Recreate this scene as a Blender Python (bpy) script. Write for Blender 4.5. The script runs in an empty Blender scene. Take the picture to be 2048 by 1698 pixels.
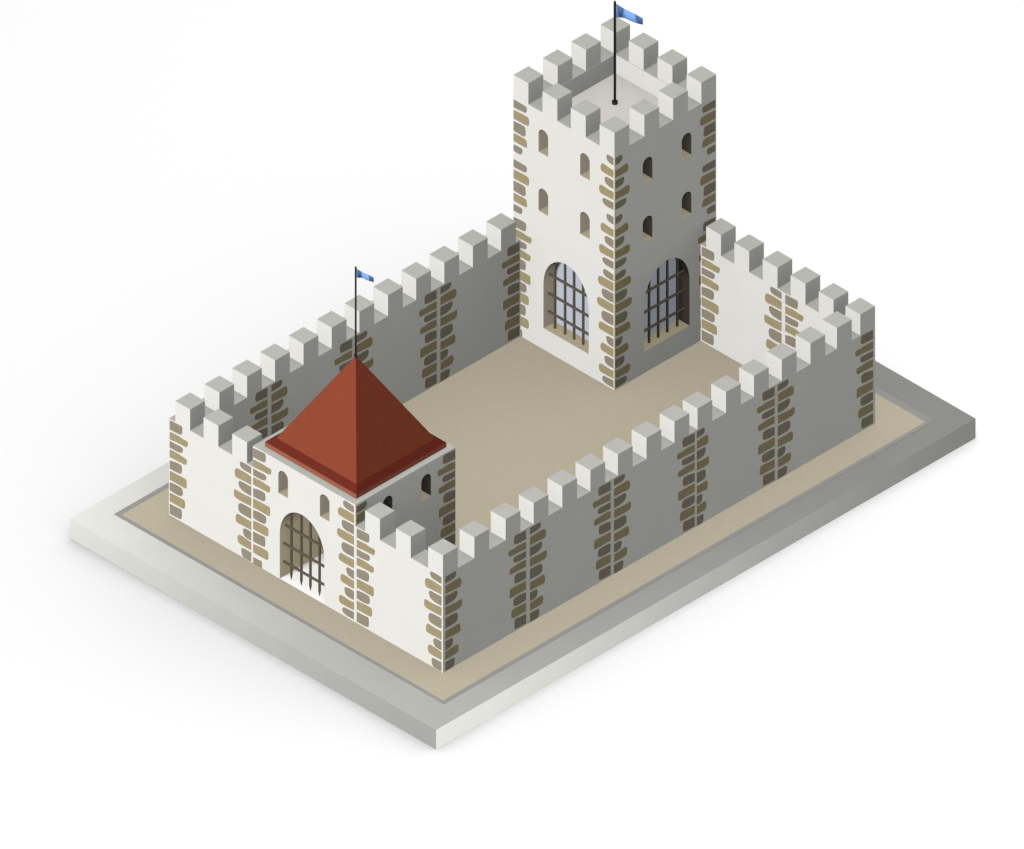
import bpy, bmesh, math
from mathutils import Vector
from mathutils.geometry import tessellate_polygon

sc = bpy.context.scene
S = 1 / 20.0            # drawing units -> metres

# ------------------------------------------------------------------ camera
cd = bpy.data.cameras.new('camera'); cam = bpy.data.objects.new('camera', cd)
sc.collection.objects.link(cam); sc.camera = cam
cd.type = 'ORTHO'; cd.ortho_scale = 2048 * S * math.sqrt(2 / 3.0)
cd.clip_end = 2000
ctr = Vector((576.7 * S, 417.3 * S, 0))
cam.location = ctr - Vector((1, 1, -1)).normalized() * 220
cam.rotation_euler = (math.radians(54.7356), 0, math.radians(-45))

# ------------------------------------------------------------------ light
world = bpy.data.worlds.new('World'); sc.world = world; world.use_nodes = True
bg = world.node_tree.nodes['Background']
bg.inputs[0].default_value = (1.0, 1.0, 0.985, 1); bg.inputs[1].default_value = 0.42

def area(name, loc, target, size, power, col=(1, 1, 1)):
    l = bpy.data.lights.new(name, 'AREA'); l.shape = 'DISK'; l.size = size; l.energy = power; l.color = col
    o = bpy.data.objects.new(name, l); sc.collection.objects.link(o)
    o.location = loc
    o.rotation_euler = (Vector(target) - Vector(loc)).to_track_quat('-Z', 'Y').to_euler()
    return o
MID = (25, 16, 4)
def from_dir(name, az, el, D, size, e, col=(1, 1, 1)):
    """az measured from -X towards -Y; e = light on a facing white surface"""
    a, h = math.radians(az), math.radians(el)
    d = Vector((-math.cos(a) * math.cos(h), -math.sin(a) * math.cos(h), math.sin(h)))
    return area(name, Vector(MID) + d * D, MID, size, e * math.pi ** 2 * D * D, col)
KEY = from_dir('key_lamp', -8, 10, 700, 150, 1.64, (1.0, 0.972, 0.972))
WINDOW_KEY = from_dir('window_key_lamp', -8, 10, 700, 150, 1.64, (1.0, 0.972, 0.972))
FILL = from_dir('fill_lamp', 90, 45, 900, 300, 0.47, (1.0, 1.0, 0.985))
WINDOW_FILL = from_dir('window_fill_lamp', 90, 45, 900, 300, 0.78, (1.0, 1.0, 0.985))
TOP = from_dir('top_lamp', 0, 88, 400, 130, 0.12, (1.0, 0.95, 0.9))
SOFT = from_dir('floor_soft_lamp', 135, 70, 200, 600, 1.47)
def point(name, loc, power):
    l = bpy.data.lights.new(name, 'POINT'); l.energy = power; l.shadow_soft_size = 0
    o = bpy.data.objects.new(name, l); sc.collection.objects.link(o); o.location = loc; l.use_shadow = False
    return o
# point lamp: E = P / (4 pi^2) * cos / d^2
SLAB_KEY = point('platform_side_lamp', (-52, 82, 44), 1.55 / 9.2e-5 * 4 * math.pi ** 2)
SLAB_FRONT = point('platform_front_lamp', (-10, -50, 5), 1.65 / (45 / 45.5 ** 3) * 4 * math.pi ** 2)
for o in (KEY, FILL, WINDOW_FILL, TOP): o.data.use_shadow = False
sc.cycles.diffuse_bounces = 0

sc.view_settings.view_transform = 'Standard'; sc.view_settings.look = 'None'
sc.view_settings.exposure = 0; sc.view_settings.gamma = 1; sc.view_settings.use_curve_mapping = False

# ------------------------------------------------------------------ materials
def lin(h):
    h = h.lstrip('#'); r = []
    for i in (0, 2, 4):
        c = int(h[i:i + 2], 16) / 255
        r.append(c / 12.92 if c <= .04045 else ((c + .055) / 1.055) ** 2.4)
    return r
def mat(name, col, rough=.85, var=.03, scale=1.2, metallic=0, bump=0.0, spec=.06):
    m = bpy.data.materials.new(name); m.use_nodes = True
    nt = m.node_tree; b = nt.nodes['Principled BSDF']
    b.inputs['Roughness'].default_value = rough; b.inputs['Metallic'].default_value = metallic
    b.inputs['Specular IOR Level'].default_value = spec
    tc = nt.nodes.new('ShaderNodeTexCoord'); n = nt.nodes.new('ShaderNodeTexNoise')
    n.inputs['Scale'].default_value = scale; n.inputs['Detail'].default_value = 6
    nt.links.new(tc.outputs['Object'], n.inputs['Vector'])
    mr = nt.nodes.new('ShaderNodeMapRange')
    mr.inputs['From Min'].default_value = .3; mr.inputs['From Max'].default_value = .7
    mr.inputs['To Min'].default_value = 1 - var; mr.inputs['To Max'].default_value = 1 + var
    nt.links.new(n.outputs['Fac'], mr.inputs['Value'])
    mx = nt.nodes.new('ShaderNodeVectorMath'); mx.operation = 'SCALE'
    mx.inputs[0].default_value = col[:3]
    nt.links.new(mr.outputs[0], mx.inputs['Scale']); nt.links.new(mx.outputs[0], b.inputs['Base Color'])
    if bump:
        n2 = nt.nodes.new('ShaderNodeTexNoise'); n2.inputs['Scale'].default_value = 9; n2.inputs['Detail'].default_value = 5
        nt.links.new(tc.outputs['Object'], n2.inputs['Vector'])
        bp = nt.nodes.new('ShaderNodeBump'); bp.inputs['Strength'].default_value = bump; bp.inputs['Distance'].default_value = .05
        nt.links.new(n2.outputs['Fac'], bp.inputs['Height']); nt.links.new(bp.outputs[0], b.inputs['Normal'])
    return m
M = dict(
    white=mat('white_backdrop', (.925, .925, .93), 1, 0, spec=0),
    threshold=mat('pale_threshold_stone', (.93, .92, .90), .95, .01),
    stone=mat('pale_plaster_stone', (.446, .449, .424), .9, .012, .5),
    slab=mat('slab_stone', (.43, .427, .405), .9, .02, .35),
    kerb=mat('kerb_stone', (.30, .30, .285), .9, .02),
    sand=mat('sand', (.47, .428, .325), 1, .02, 2.0, spec=.1),
    deck=mat('deck_stone', (.66, .65, .615), .9, .015),
    qgrey=mat('grey_quoin_stone', (.168, .150, .112), .9, .05, 1.5),
    qtan=mat('tan_quoin_stone', (.215, .182, .102), .9, .05, 1.5),
    strip=mat('cream_corner_stone', (.50, .47, .36), .9, .02),
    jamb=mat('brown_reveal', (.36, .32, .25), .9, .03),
    sill=mat('tan_sill', (.42, .37, .25), .9, .03),
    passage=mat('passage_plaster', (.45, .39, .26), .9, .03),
    glass=mat('blue_grey_glass', (.305, .335, .385), .35, .01),
    iron=mat('dark_iron', (.064, .055, .038), .6, .05, 3),
    roof=mat('terracotta_roof', (.150, .034, .016), .9, .03, 1.5),
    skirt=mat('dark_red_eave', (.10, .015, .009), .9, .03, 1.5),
    fascia=mat('red_fascia', (.195, .068, .038), .9, .03, 1.5),
    pole=mat('black_pole', (.008, .008, .008), .45, 0),
    collar=mat('charcoal_collar', (.02, .02, .02), .5, 0),
    flag=mat('blue_cloth', (.14, .27, .55), .7, .02),
)

# ------------------------------------------------------------------ helpers
def tag(o, label=None, cat=None, group=None, kind=None):
    if label: o['label'] = label
    if cat: o['category'] = cat
    if group: o['group'] = group
    if kind: o['kind'] = kind
    return o
def thing(name, label, cat, loc=(0, 0, 0), group=None):
    o = bpy.data.objects.new(name, None); sc.collection.objects.link(o)
    o.location = Vector(loc) * S; o.empty_display_size = .5
    return tag(o, label, cat, group)
def root_of(o):
    v = Vector((0, 0, 0))
    while o: v += o.location; o = o.parent
    return v
class MB:
    """collects polygons given in drawing units (U, V, W)"""
    def __init__(s): s.v = []; s.f = []; s.m = []
    def poly(s, pts, mi=0):
        n = len(s.v); s.v += [tuple(p) for p in pts]; s.f.append(list(range(n, n + len(pts)))); s.m.append(mi)
    def quad(s, a, b, c, d, mi=0): s.poly([a, b, c, d], mi)
    def box(s, x0, x1, y0, y1, z0, z1, skip='', mi=0):
        P = lambda i, j, k: ((x0, x1)[i], (y0, y1)[j], (z0, z1)[k])
        F = {'u': (P(0,0,0), P(0,0,1), P(0,1,1), P(0,1,0)), 'U': (P(1,0,0), P(1,1,0), P(1,1,1), P(1,0,1)),
             'v': (P(0,0,0), P(1,0,0), P(1,0,1), P(0,0,1)), 'V': (P(0,1,0), P(0,1,1), P(1,1,1), P(1,1,0)),
             'w': (P(0,0,0), P(0,1,0), P(1,1,0), P(1,0,0)), 'W': (P(0,0,1), P(1,0,1), P(1,1,1), P(0,1,1))}
        for k, q in F.items():
            if k not in skip: s.quad(*q, mi=mi)
    def holed(s, plane, c, loops, mi=0):
        tris = tessellate_polygon([[Vector((a, b, 0)) for a, b in L] for L in loops])
        flat = [p for L in loops for p in L]
        n = len(s.v); s.v += [P3(plane, c, a, b) for a, b in flat]
        for t in tris: s.f.append([n + i for i in t]); s.m.append(mi)
    def tube(s, p, q, r, n=14, r2=None, cap=True, mi=0):
        p, q = Vector(p), Vector(q); r2 = r if r2 is None else r2
        d = (q - p).normalized(); a = d.orthogonal().normalized(); b = d.cross(a)
        R = [[tuple(c + (a * math.cos(2*math.pi*i/n) + b * math.sin(2*math.pi*i/n)) * rr) for i in range(n)] for c, rr in ((p, r), (q, r2))]
        for i in range(n):
            j = (i + 1) % n; s.quad(R[0][i], R[0][j], R[1][j], R[1][i], mi)
        if cap:
            s.poly(R[0][::-1], mi)
            if r2 > .01: s.poly(R[1], mi)
    def build(s, name, mats, parent=None, weld=True, smooth=False):
        off = root_of(parent) if parent else Vector((0, 0, 0))
        me = bpy.data.meshes.new(name)
        me.from_pydata([Vector(p) * S - off for p in s.v], [], s.f)
        if not isinstance(mats, (list, tuple)): mats = [mats]
        for m in mats: me.materials.append(m)
        for p, mi in zip(me.polygons, s.m): p.material_index = mi; p.use_smooth = smooth
        bm = bmesh.new(); bm.from_mesh(me)
        if weld: bmesh.ops.remove_doubles(bm, verts=bm.verts, dist=1e-4)
        bmesh.ops.recalc_face_normals(bm, faces=bm.faces)
        bm.to_mesh(me); bm.free(); me.update()
        o = bpy.data.objects.new(name, me); sc.collection.objects.link(o)
        if parent: o.parent = parent
        return o
def P3(plane, c, a, w):
    return (c, a, w) if plane == 'U' else (a, c, w)

def arch(a0, a1, w0, spring, apex, n=26, bottom=True):
    """loop from lower a0, up over the arch, down to lower a1"""
    m, r = (a0 + a1) / 2, (a1 - a0) / 2
    L = [(a0, w0)]
    for i in range(n + 1):
        t = math.pi - math.pi * i / n
        L.append((m + r * math.cos(t), spring + (apex - spring) * math.sin(t)))
    L.append((a1, w0))
    return L

# ------------------------------------------------------------------ corner stone outlines, traced as (distance from seam, height)
def tmpl(stones, seam, ox, oy, k, ground_sy):
    out = []
    for kind, pts in stones:
        q = []
        for x, y in pts:
            sx, sy = (x - seam) / k, oy + y / k
            a = sx / .866
            q.append((abs(a), ground_sy + sx * .57735 - sy))
        out.append((kind, q))
    return out
def tmplB(stones, seam, ox, oy, k, ground_sy):   # stones left of the seam
    out = []
    for kind, pts in stones:
        q = [(abs((x - seam) / k / .866), ground_sy + (x - seam) / k * .57735 - (oy + y / k)) for x, y in pts]
        out.append((kind, q))
    return out
g, t_ = 0, 1
A = tmpl([
 (g, [(79,3),(160,42),(177,55),(176,110),(165,118),(79,73)]),
 (t_, [(79,93),(155,130),(175,150),(215,168),(222,180),(217,208),(208,216),(165,190),(79,150)]),
 (g, [(79,165),(125,192),(182,218),(180,250),(172,262),(125,243),(79,215)]),
 (t_, [(79,233),(150,268),(175,290),(207,308),(213,320),(209,350),(200,355),(155,330),(79,290)]),
 (g, [(79,320),(130,335),(165,355),(174,368),(173,415),(162,428),(79,382)]),
 (t_, [(79,401),(205,467),(210,478),(211,536),(205,543),(150,508),(79,469)]),
 (g, [(79,492),(120,507),(165,533),(179,548),(181,585),(173,601),(160,600),(115,578),(79,552)]),
 (t_, [(79,575),(160,613),(190,632),(197,645),(198,695),(188,703),(79,640)]),
 (g, [(79,661),(130,690),(165,703),(172,716),(173,775),(165,786),(79,738)])], 79, 320, 840, 3.948, 1030.7)
# two further courses below, for the taller buildings
A2 = [(k, [(a, w + 41) for a, w in q]) for k, q in A] + \
     [(t_, [(a, w + 41 - 47) for a, w in A[7][1]]), (g, [(a * .72, (w - 12) * .8 + 4) for a, w in A[8][1]])]
B = tmplB([
 (g, [(959,846),(959,897),(915,872),(883,850),(872,825),(871,805),(880,798)]),
 (t_, [(959,920),(959,983),(900,950),(848,927),(832,910),(830,870),(838,853),(850,853),(900,880)]),
 (g, [(959,999),(959,1071),(905,1040),(873,1010),(862,980),(861,955),(872,951),(910,975)]),
 (t_, [(959,1086),(959,1152),(900,1123),(835,1083),(825,1065),(825,1022),(832,1017),(880,1050)]),
 (g, [(959,1172),(959,1252),(890,1215),(868,1195),(859,1172),(859,1138),(868,1128),(885,1131)]),
 (t_, [(959,1275),(959,1340),(910,1312),(855,1285),(840,1272),(838,1235),(845,1213),(855,1212),(900,1243)]),
 (g, [(959,1356),(959,1424),(925,1405),(905,1385),(897,1355),(897,1330),(912,1328)]),
 (t_, [(959,1438),(959,1499),(870,1450),(856,1430),(852,1385),(862,1378),(880,1383),(920,1412)]),
 (g, [(959,1520),(959,1589),(905,1560),(888,1540),(884,1500),(884,1476)])], 959, 640, 940, 3.948, 1344.2)
D = tmplB([
 (g, [(1000,605),(1000,655),(945,625),(920,600),(913,570),(920,556),(930,556)]),
 (t_, [(1000,672),(1000,740),(890,680),(875,660),(873,625),(882,611),(895,612)]),
 (g, [(1000,758),(1000,830),(940,800),(910,770),(903,740),(905,715),(917,712)]),
 (t_, [(1000,848),(1000,915),(885,850),(868,830),(865,790),(873,780),(885,784)]),
 (g, [(1000,935),(1000,1015),(930,980),(905,950),(900,915),(907,895),(920,893)]),
 (t_, [(1000,1037),(1000,1103),(895,1045),(880,1028),(878,1000),(887,980),(900,980),(940,1007)]),
 (g, [(1000,1126),(1000,1192),(960,1165),(945,1140),(939,1105),(945,1097),(957,1100)]),
 (t_, [(1000,1207),(1000,1270),(908,1215),(895,1200),(893,1165),(903,1150),(915,1152),(965,1188)]),
 (g, [(1000,1290),(1000,1360),(950,1333),(930,1305),(926,1280),(927,1248)]),
 (t_, [(1000,1380),(1000,1443),(900,1390),(885,1375),(879,1335),(885,1320),(900,1320),(965,1367)]),
 (g, [(1000,1460),(1000,1518),(940,1485),(912,1458),(906,1435),(913,1418),(925,1422)])], 1000, 980, 400, 4.042, 780.0)
E1 = tmplB([
 (g, [(1004,1278),(1004,1336),(965,1310),(948,1285),(945,1250),(957,1247)]),
 (t_, [(1004,1380),(1004,1438),(915,1388),(900,1370),(898,1340),(905,1320),(920,1320),(960,1352)]),
 (g, [(1004,1463),(1004,1527),(960,1500),(937,1475),(931,1450),(932,1417)]),
 (t_, [(1004,1552),(1004,1615),(905,1563),(890,1548),(885,1505),(893,1492),(910,1495),(965,1535)]),
 (g, [(1004,1640),(1004,1695),(945,1665),(918,1635),(912,1610),(918,1597),(930,1600)])], 1004, 980, 0, 4.042, 780.0)
F1 = tmpl([
 (g, [(190,803),(285,857),(296,872),(295,905),(285,914),(190,863)]),
 (t_, [(190,888),(295,940),(308,955),(315,975),(313,1012),(303,1019),(190,955)]),
 (g, [(190,977),(275,1020),(284,1035),(287,1090),(280,1104),(265,1100),(190,1053)]),
 (t_, [(190,1075),(280,1122),(292,1135),(299,1185),(292,1197),(190,1136)]),
 (g, [(190,1166),(250,1197),(259,1205),(259,1237),(250,1248),(240,1246),(190,1216)])], 190, 980, 0, 4.042, 664.5)
def down(T, d): return [(k, [(a, w - d) for a, w in q]) for k, q in T]
CORNER = (E1, down(E1, 118.5), D)                       # tower front corner
EDGE = (F1, down(F1, 119.3), A2)                        # tower far edges

def smooth_loop(q):
    """one Chaikin pass on the outer points; seam corners stay sharp"""
    n = len(q); out = []
    for i in range(n):
        p, c, x = q[i - 1], q[i], q[(i + 1) % n]
        if c[0] < .5: out.append(c); continue
        out.append(tuple(c[k] * .72 + p[k] * .28 for k in (0, 1)))
        out.append(tuple(c[k] * .72 + x[k] * .28 for k in (0, 1)))
    return out
def quoins(parent, plane, c, seam, sgn, T, top=None, label=None):
    """raised stones on the face plane=c, spreading from seam in direction sgn"""
    mb = MB(); th = .7
    for kind, q in T:
        q = smooth_loop(smooth_loop(q))
        if top is not None: q = [(a, min(w, top)) for a, w in q]
        fr = [P3(plane, c - th, seam + sgn * a, w) for a, w in q]
        bk = [P3(plane, c + .3, seam + sgn * a, w) for a, w in q]
        mb.poly(fr, kind)
        for i in range(len(q)):
            j = (i + 1) % len(q); mb.quad(fr[i], fr[j], bk[j], bk[i], kind)
    return mb.build('corner_stones', [M['qgrey'], M['qtan']], parent)
def merlon(parent, u, v, w0, h=42, d=34.2):
    mb = MB(); mb.box(u, u + d, v, v + d, w0, w0 + h, skip='w')
    return mb.build('merlon', M['stone'], parent)

# ------------------------------------------------------------------ the setting
mb = MB(); mb.quad((-9000, -9000, -39.6), (9000, -9000, -39.6), (9000, 9000, -39.6), (-9000, 9000, -39.6))
tag(mb.build('floor', M['white']), kind='structure')
plat = thing('platform', 'wide flat grey stone slab carrying the whole castle', 'platform', (500, 317, -39))
mb = MB(); mb.box(-122, 1124, -106, 739, -39, 0); mb.build('slab', M['slab'], plat)
mb = MB()
o0, o1, p0, p1 = -63, 1072, -63, 697
i0, i1, j0, j1 = -55.5, 1058.5, -55.5, 688
for a, b, c_, d in ((o0, i0, p0, p1), (i1, o1, p0, p1), (i0, i1, p0, j0), (i0, i1, j1, p1)):
    mb.box(a, b, c_, d, 0, .8, skip='w')
mb.build('kerb', M['kerb'], plat)
mb = MB(); mb.quad((i0, j0, .3), (i1, j0, .3), (i1, j1, .3), (i0, j1, .3))
tag(mb.build('ground', M['sand']), kind='structure')
Z0 = .3

# ------------------------------------------------------------------ curtain walls
WH = 193
wr = thing('castle_wall', 'long grey crenellated wall along the near right side, with sixteen merlons', 'castle wall', (500, 17, 0))
mb = MB(); mb.box(0, 998, 0, 34.2, Z0, WH); mb.build('wall', M['stone'], wr)
for u in (0, 72.5, 144.7, 209.4, 275.5, 340.4, 403.9, 470, 534.6, 587.8, 653.6, 718.2, 782.4, 848.6, 909.8, 963.8): merlon(wr, u, 0, WH)
quoins(wr, 'V', 0, 4.6, 1, B)
for sa, sb in ((191.5, 200), (386.6, 394.2), (580.8, 585.5), (765.4, 772.4)):
    quoins(wr, 'V', 0, sa, -1, A)
    quoins(wr, 'V', 0, sb, 1, B if sa != 580.8 else [(k, [(a * .72, w) for a, w in q]) for k, q in B])
quoins(wr, 'V', 0, 992.7, -1, A)
quoins(wr, 'U', 0, 3.6, 1, B)

wf = thing('castle_wall', 'short white wall between the red roofed gatehouse and the front corner, with two merlons', 'castle wall', (17, 118, 0))
mb = MB(); mb.box(0, 34.2, 34.2, 202, Z0, WH, skip='vV'); mb.build('wall', M['stone'], wf)
for v in (74.4, 145.5): merlon(wf, 0, v, WH)
quoins(wf, 'U', 0, 198.6, -1, A)

wl = thing('castle_wall', 'short white wall at the far left of the gatehouse, with a few merlons', 'castle wall', (17, 536, 0))
mb = MB(); mb.box(0, 34.2, 439, 633, Z0, WH); mb.build('wall', M['stone'], wl)
for v in (452.6, 518.7, 584): merlon(wl, 0, v, WH)
quoins(wl, 'U', 0, 630.5, -1, A); quoins(wl, 'U', 0, 443, 1, B)

wb = thing('castle_wall', 'long grey crenellated wall at the back left, running from the left corner to the tower', 'castle wall', (400, 608, 0))
mb = MB(); mb.box(34.2, 763, 584, 633, Z0, WH); mb.build('wall', M['stone'], wb)
for u in (67.5, 131.5, 196, 262, 327, 391, 457, 522, 587, 653, 718): merlon(wb, u, 584, WH)
for sa, sb in ((178.3, 186.8), (373.5, 383.4), (568.8, 577)):
    quoins(wb, 'V', 584, sa, -1, A); quoins(wb, 'V', 584, sb, 1, B)
quoins(wb, 'V', 584, 760, -1, A)

wq = thing('castle_wall', 'white crenellated wall at the back right, between the tower and the right corner', 'castle wall', (980, 200, 0))
mb = MB(); mb.box(962, 998, 34.2, 367, Z0, WH, skip='vV'); mb.build('wall', M['stone'], wq)
for v in (60, 125, 189.5, 255, 320): merlon(wq, 962, v, WH)
quoins(wq, 'U', 962, 364, -1, A)
quoins(wq, 'U', 962, 180.2, 1, B); quoins(wq, 'U', 962, 171, -1, A)

# ------------------------------------------------------------------ windows
def recess(parent, name, plane, c, L, depth, jm, label=None, glazed=False, back=True):
    """reveal of an arched opening L (loop a0,w0 ... a1,w0) going inward from plane=c"""
    mb = MB()
    for p, q in zip(L[:-1], L[1:]):
        mb.quad(P3(plane, c, *p), P3(plane, c, *q), P3(plane, c + depth, *q), P3(plane, c + depth, *p))
    if back and not glazed: mb.poly([P3(plane, c + depth, *p) for p in L])
    r = mb.build(name, jm, parent)
    if back:
        mb = MB(); a0, w0 = L[0]; a1 = L[-1][0]
        mb.quad(P3(plane, c, a0, w0), P3(plane, c, a1, w0), P3(plane, c + depth, a1, w0), P3(plane, c + depth, a0, w0))
        mb.build('sill', M['sill'], r)
    if glazed:
        mb = MB(); mb.poly([P3(plane, c + depth, *p) for p in L]); mb.build('pane', M['glass'], r)
    return r
def small(a0, w0, wd=22.3): return arch(a0, a0 + wd, w0, w0 + 36, w0 + 48)
def grille(parent, plane, c, uprights, bars, w0, arch_fn, r=2.35, spikes=False, ends=None):
    mb = MB(); off = 1.2
    for a in uprights:
        top = arch_fn(a) + 1
        if spikes:
            mb.tube(P3(plane, c, a, w0 + 11), P3(plane, c, a, top), r)
            mb.tube(P3(plane, c, a, w0 + 11), P3(plane, c, a, w0), r, r2=.3)
        else: mb.tube(P3(plane, c, a, w0 + .4), P3(plane, c, a, top), r)
    for (a0, a1, w) in bars:
        mb.tube(P3(plane, c - off, a0, w), P3(plane, c - off, a1, w), r * .98)
    return mb.build('grille', M['iron'], parent, weld=False, smooth=False)

# ------------------------------------------------------------------ tower
U0, U1, V0, V1, TH, TD = 763, 998, 367, 600, 473, 436
tw = thing('tower', 'tall square tower with battlements and barred windows at the back of the castle', 'tower', ((U0 + U1) / 2, (V0 + V1) / 2, 0))
t = 35
left_small = [small(520.0, w) for w in (390.5, 272.5)] + [small(424, w) for w in (391.5, 274)]
right_small = [small(828.3, w) for w in (380, 262.5)] + [small(918.3, w) for w in (383, 265.5)]
left_big = arch(426.3, 531, 43, 131, 196, 40)
right_big = arch(831.2, 936.4, 43, 134, 200, 40)
mb = MB()
mb.holed('U', U0, [[(V0, Z0), (V0, TH), (V1, TH), (V1, Z0)]] + left_small + [left_big])
mb.holed('V', V0, [[(U0, Z0), (U0, TH), (U1, TH), (U1, Z0)]] + right_small + [right_big])
mb.quad((U1, V0, Z0), (U1, V1, Z0), (U1, V1, TH), (U1, V0, TH))
mb.quad((U0, V1, Z0), (U1, V1, Z0), (U1, V1, TH), (U0, V1, TH))
a, b, c_, d = U0 + t, U1 - t, V0 + t, V1 - t
mb.quad((U0, V0, TH), (U1, V0, TH), (b, c_, TH), (a, c_, TH)); mb.quad((U1, V0, TH), (U1, V1, TH), (b, d, TH), (b, c_, TH))
mb.quad((U1, V1, TH), (U0, V1, TH), (a, d, TH), (b, d, TH)); mb.quad((U0, V1, TH), (U0, V0, TH), (a, c_, TH), (a, d, TH))
for p, q in (((a, c_), (b, c_)), ((b, c_), (b, d)), ((b, d), (a, d)), ((a, d), (a, c_))):
    mb.quad((*p, TD), (*q, TD), (*q, TH), (*p, TH))
mb.build('wall', M['stone'], tw)
mb = MB(); mb.quad((a, c_, TD), (b, c_, TD), (b, d, TD), (a, d, TD)); mb.build('roof_deck', M['deck'], tw)
ms = 34.2
for v in (V0, 433.5, 499, V1 - ms): merlon(tw, U0, v, TH)
for u in (832, 898.5, U1 - ms): merlon(tw, u, V0, TH)
for u in (830.6, 896): merlon(tw, u, V1 - ms, TH)
for v in (434, 500.5, V1 - ms): merlon(tw, U1 - ms, v, TH)
for L in left_small: recess(tw, 'window', 'U', U0, L, 26, M['jamb'])
for L in right_small: recess(tw, 'window', 'V', V0, L, 26, M['jamb'])
def fn(a0, a1, sp, ap):
    m, r = (a0 + a1) / 2, (a1 - a0) / 2
    return lambda a: sp + (ap - sp) * math.sqrt(max(0, 1 - ((a - m) / r) ** 2))
w = recess(tw, 'barred_window', 'U', U0, left_big, 26, M['jamb'], glazed=True)
grille(w, 'U', 776, (517.3, 494, 473.2, 452.1), ((427, 528.5, 146), (426.8, 530.9, 107), (426.8, 530.9, 70.6)), 43, fn(426.3, 531, 131, 196))
w = recess(tw, 'barred_window', 'V', V0, right_big, 26, M['jamb'], glazed=True)
grille(w, 'V', 380, (856, 877.1, 898.1, 921.2), ((832.5, 934, 148.5), (831.5, 936.1, 110), (831.5, 936.1, 73)), 43, fn(831.2, 936.4, 134, 200))
for T in CORNER: quoins(tw, 'U', U0, V0 + 1.4, 1, T); quoins(tw, 'V', V0, U0 + 1.4, 1, T)
for T in EDGE: quoins(tw, 'U', U0, V1 - .4, -1, T); quoins(tw, 'V', V0, U1 - 2.5, -1, T)
mb = MB(); mb.box(U0 - .9, U0 + 1.1, V0 - .9, V0 + 1.1, Z0, TH - .5); mb.build('corner_strip', M['strip'], tw)

# ------------------------------------------------------------------ gatehouse
G0, G1, H0, H1, GH = 0, 231, 202, 439, 235
gh = thing('gatehouse', 'square white gatehouse with a red pyramid roof and a raised portcullis gate', 'gatehouse', (115, 320, 0))
gate = arch(273.7, 376.9, Z0, 90, 153.5, 40)
gl = [small(358, 170.5), small(262, 171.5)]; gr = [small(63, 167.5), small(151.9, 166.5)]
mb = MB()
mb.holed('U', G0, [[(H0, Z0)] + gate + [(H1, Z0), (H1, GH), (H0, GH)]] + gl)
mb.holed('U', G1, [[(H0, Z0)] + gate + [(H1, Z0), (H1, GH), (H0, GH)]])
mb.holed('V', H0, [[(G0, Z0), (G0, GH), (G1, GH), (G1, Z0)]] + gr)
mb.quad((G0, H1, Z0), (G1, H1, Z0), (G1, H1, GH), (G0, H1, GH))
mb.quad((G0, H0, GH), (G1, H0, GH), (G1, H1, GH), (G0, H1, GH))
mb.build('wall', M['stone'], gh)
for L in gl: recess(gh, 'window', 'U', G0, L, 26, M['jamb'])
for L in gr: recess(gh, 'window', 'V', H0, L, 26, M['jamb'])
gt = recess(gh, 'gateway', 'U', G0, gate, G1 - G0, M['passage'], back=False)
mb = MB(); mb.quad((G0, 273.7, Z0 + .3), (G1, 273.7, Z0 + .3), (G1, 376.9, Z0 + .3), (G0, 376.9, Z0 + .3)); mb.build('threshold', M['threshold'], gt)
pc = grille(gt, 'U', 10, (360.2, 337, 316.1, 295), ((274, 371.8, 105.4), (274.2, 376.6, 67.2), (274.2, 376.6, 30.5)), 1, fn(273.7, 376.9, 90, 153.5), spikes=True)
pc.name = 'portcullis'
# roof: fascia, flaring eave and steep pyramid
e0, e1, f0, f1 = 13, 221, 213, 424
cu, cv = (e0 + e1) / 2, (f0 + f1) / 2
d_, h_ = 13, 8
ring = lambda k, w: [(e0 + k, f0 + k, w), (e1 - k, f0 + k, w), (e1 - k, f1 - k, w), (e0 + k, f1 - k, w)]
R1, R2 = ring(d_, 244 + h_), ring(0, 244)
apex = (117, 318.5, 417)
mb = MB()
for i in range(4): mb.poly([R1[i], R1[(i + 1) % 4], apex])
roof = mb.build('roof', M['roof'], gh)
mb = MB()
for i in range(4): mb.quad(R2[i], R2[(i + 1) % 4], R1[(i + 1) % 4], R1[i])
mb.build('eave', M['skirt'], roof)
mb = MB(); mb.box(e0, e1, f0, f1, GH, 244, skip='wW'); mb.build('fascia', M['fascia'], roof)
quoins(gh, 'U', G0, H0 + 3.8, 1, D, top=GH - 1); quoins(gh, 'U', G0, H1 - 1.2, -1, A2)
quoins(gh, 'V', H0, G0 + 1.6, 1, D, top=GH - 1); quoins(gh, 'V', H0, G1 - 1.5, -1, A2)
mb = MB(); mb.box(G0 - .9, G0 + 1.1, H0 - .9, H0 + 1.1, WH, GH - .3); mb.build('corner_strip', M['strip'], gh)

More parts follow.
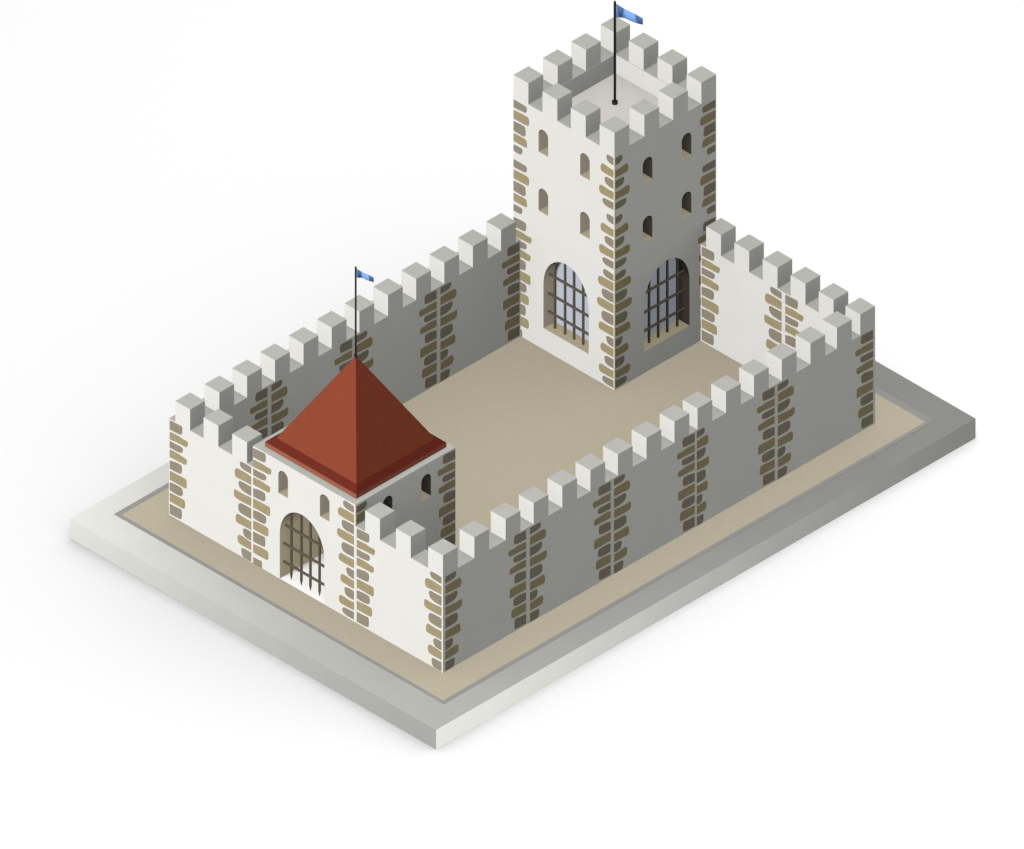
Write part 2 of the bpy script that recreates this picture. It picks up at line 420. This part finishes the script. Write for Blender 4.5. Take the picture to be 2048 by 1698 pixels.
# ------------------------------------------------------------------ flags
def flagpole(name, label, u, v, w0, w1, r, cr, ch, top, bot, sc_):
    o = thing(name, label, 'flagpole', (u, v, w0))
    mb = MB(); mb.tube((u, v, w0), (u, v, w1), r, 20); mb.build('pole', M['pole'], o, smooth=False)
    mb = MB(); mb.tube((u, v, w0 - .5), (u, v, w0 + ch), cr, 20); mb.build('collar', M['collar'], o)
    mb = MB(); mb.tube((u, v, w1), (u, v, w1 + 1.6 * sc_), r, 16, r2=r * .4); mb.build('finial', M['collar'], o)
    # cloth: columns across, rippling in depth
    n = 40; cols = []
    def ev(P, x):
        for (x0, y0), (x1, y1) in zip(P[:-1], P[1:]):
            if x <= x1: return y0 + (y1 - y0) * (x - x0) / (x1 - x0)
        return P[-1][1]
    W = top[-1][0]
    for i in range(n + 1):
        x = W * i / n
        dep = 4 * sc_ * math.sin(2 * math.pi * (x / W) * 1.25 - .9) * min(1, x / W * 4)
        h = x / .866 / 2
        for P in (top, bot):
            y = sum(ev(P, min(W, max(0, x + q * W * .05))) for q in (-1, 0, 1)) / 3 if 0 < i < n else ev(P, x)
            cols.append((u + h + dep, v - h + dep, w1 + y - dep))
    mb = MB()
    for i in range(n): mb.quad(cols[2*i], cols[2*i+2], cols[2*i+3], cols[2*i+1])
    f = mb.build('flag', M['flag'], o, smooth=True)
    m = f.modifiers.new('cloth', 'SOLIDIFY'); m.thickness = .35 * S; m.offset = 0
    return o
flagpole('flagpole', 'tall black flagpole with a blue flag standing on the tower roof', 901.5, 504.5, TD, TD + 203, 2.2, 5.0, 5, 
         [(1, -2.5), (10, -8), (22, -15.5), (34, -21), (45, -26.5), (56, -33)], [(1, -30.5), (14, -31.5), (20, -32.5), (34, -39), (45, -43), (56, -45.5)], 1.4)
flagpole('flagpole', 'thinner black flagpole with a small blue flag on the tip of the red roof', 117, 318.5, 414, 594, 1.6, 2.9, 5,
         [(1, -2.5), (7.5, -6.5), (15, -11), (23.5, -14.5), (30, -17.5), (36, -21)], [(1, -20.5), (7, -21.5), (13, -21), (19.5, -24.5), (27, -28), (36, -30)], 1)

# which lamps reach what: walls throw no long shadows in the picture, only the deep openings and the floor show them
REV = ('window', 'barred_window', 'gateway', 'sill', 'pane', 'grille', 'portcullis', 'threshold')
sets = {k: bpy.data.collections.new(k) for k in ('lit_rest', 'lit_openings', 'lit_fill', 'lit_floor', 'lit_slab', 'opening_shade')}
for o in bpy.data.objects:
    if o.type != 'MESH': continue
    n = o.name.split('.')[0]
    k = 'lit_openings' if n in REV else 'lit_floor' if n == 'floor' else 'lit_slab' if n == 'slab' else 'lit_rest'
    sets[k].objects.link(o)
    if k in ('lit_rest', 'lit_floor'): sets['lit_fill'].objects.link(o)
    if n in ('window', 'barred_window', 'gateway', 'pane'): sets['opening_shade'].objects.link(o)
for lamp, k in ((KEY, 'lit_rest'), (WINDOW_KEY, 'lit_openings'), (FILL, 'lit_fill'), (WINDOW_FILL, 'lit_openings'), (TOP, 'lit_rest'), (SOFT, 'lit_floor'),
                (SLAB_KEY, 'lit_slab'), (SLAB_FRONT, 'lit_slab')):
    lamp.light_linking.receiver_collection = sets[k]
WINDOW_KEY.light_linking.blocker_collection = sets['opening_shade']
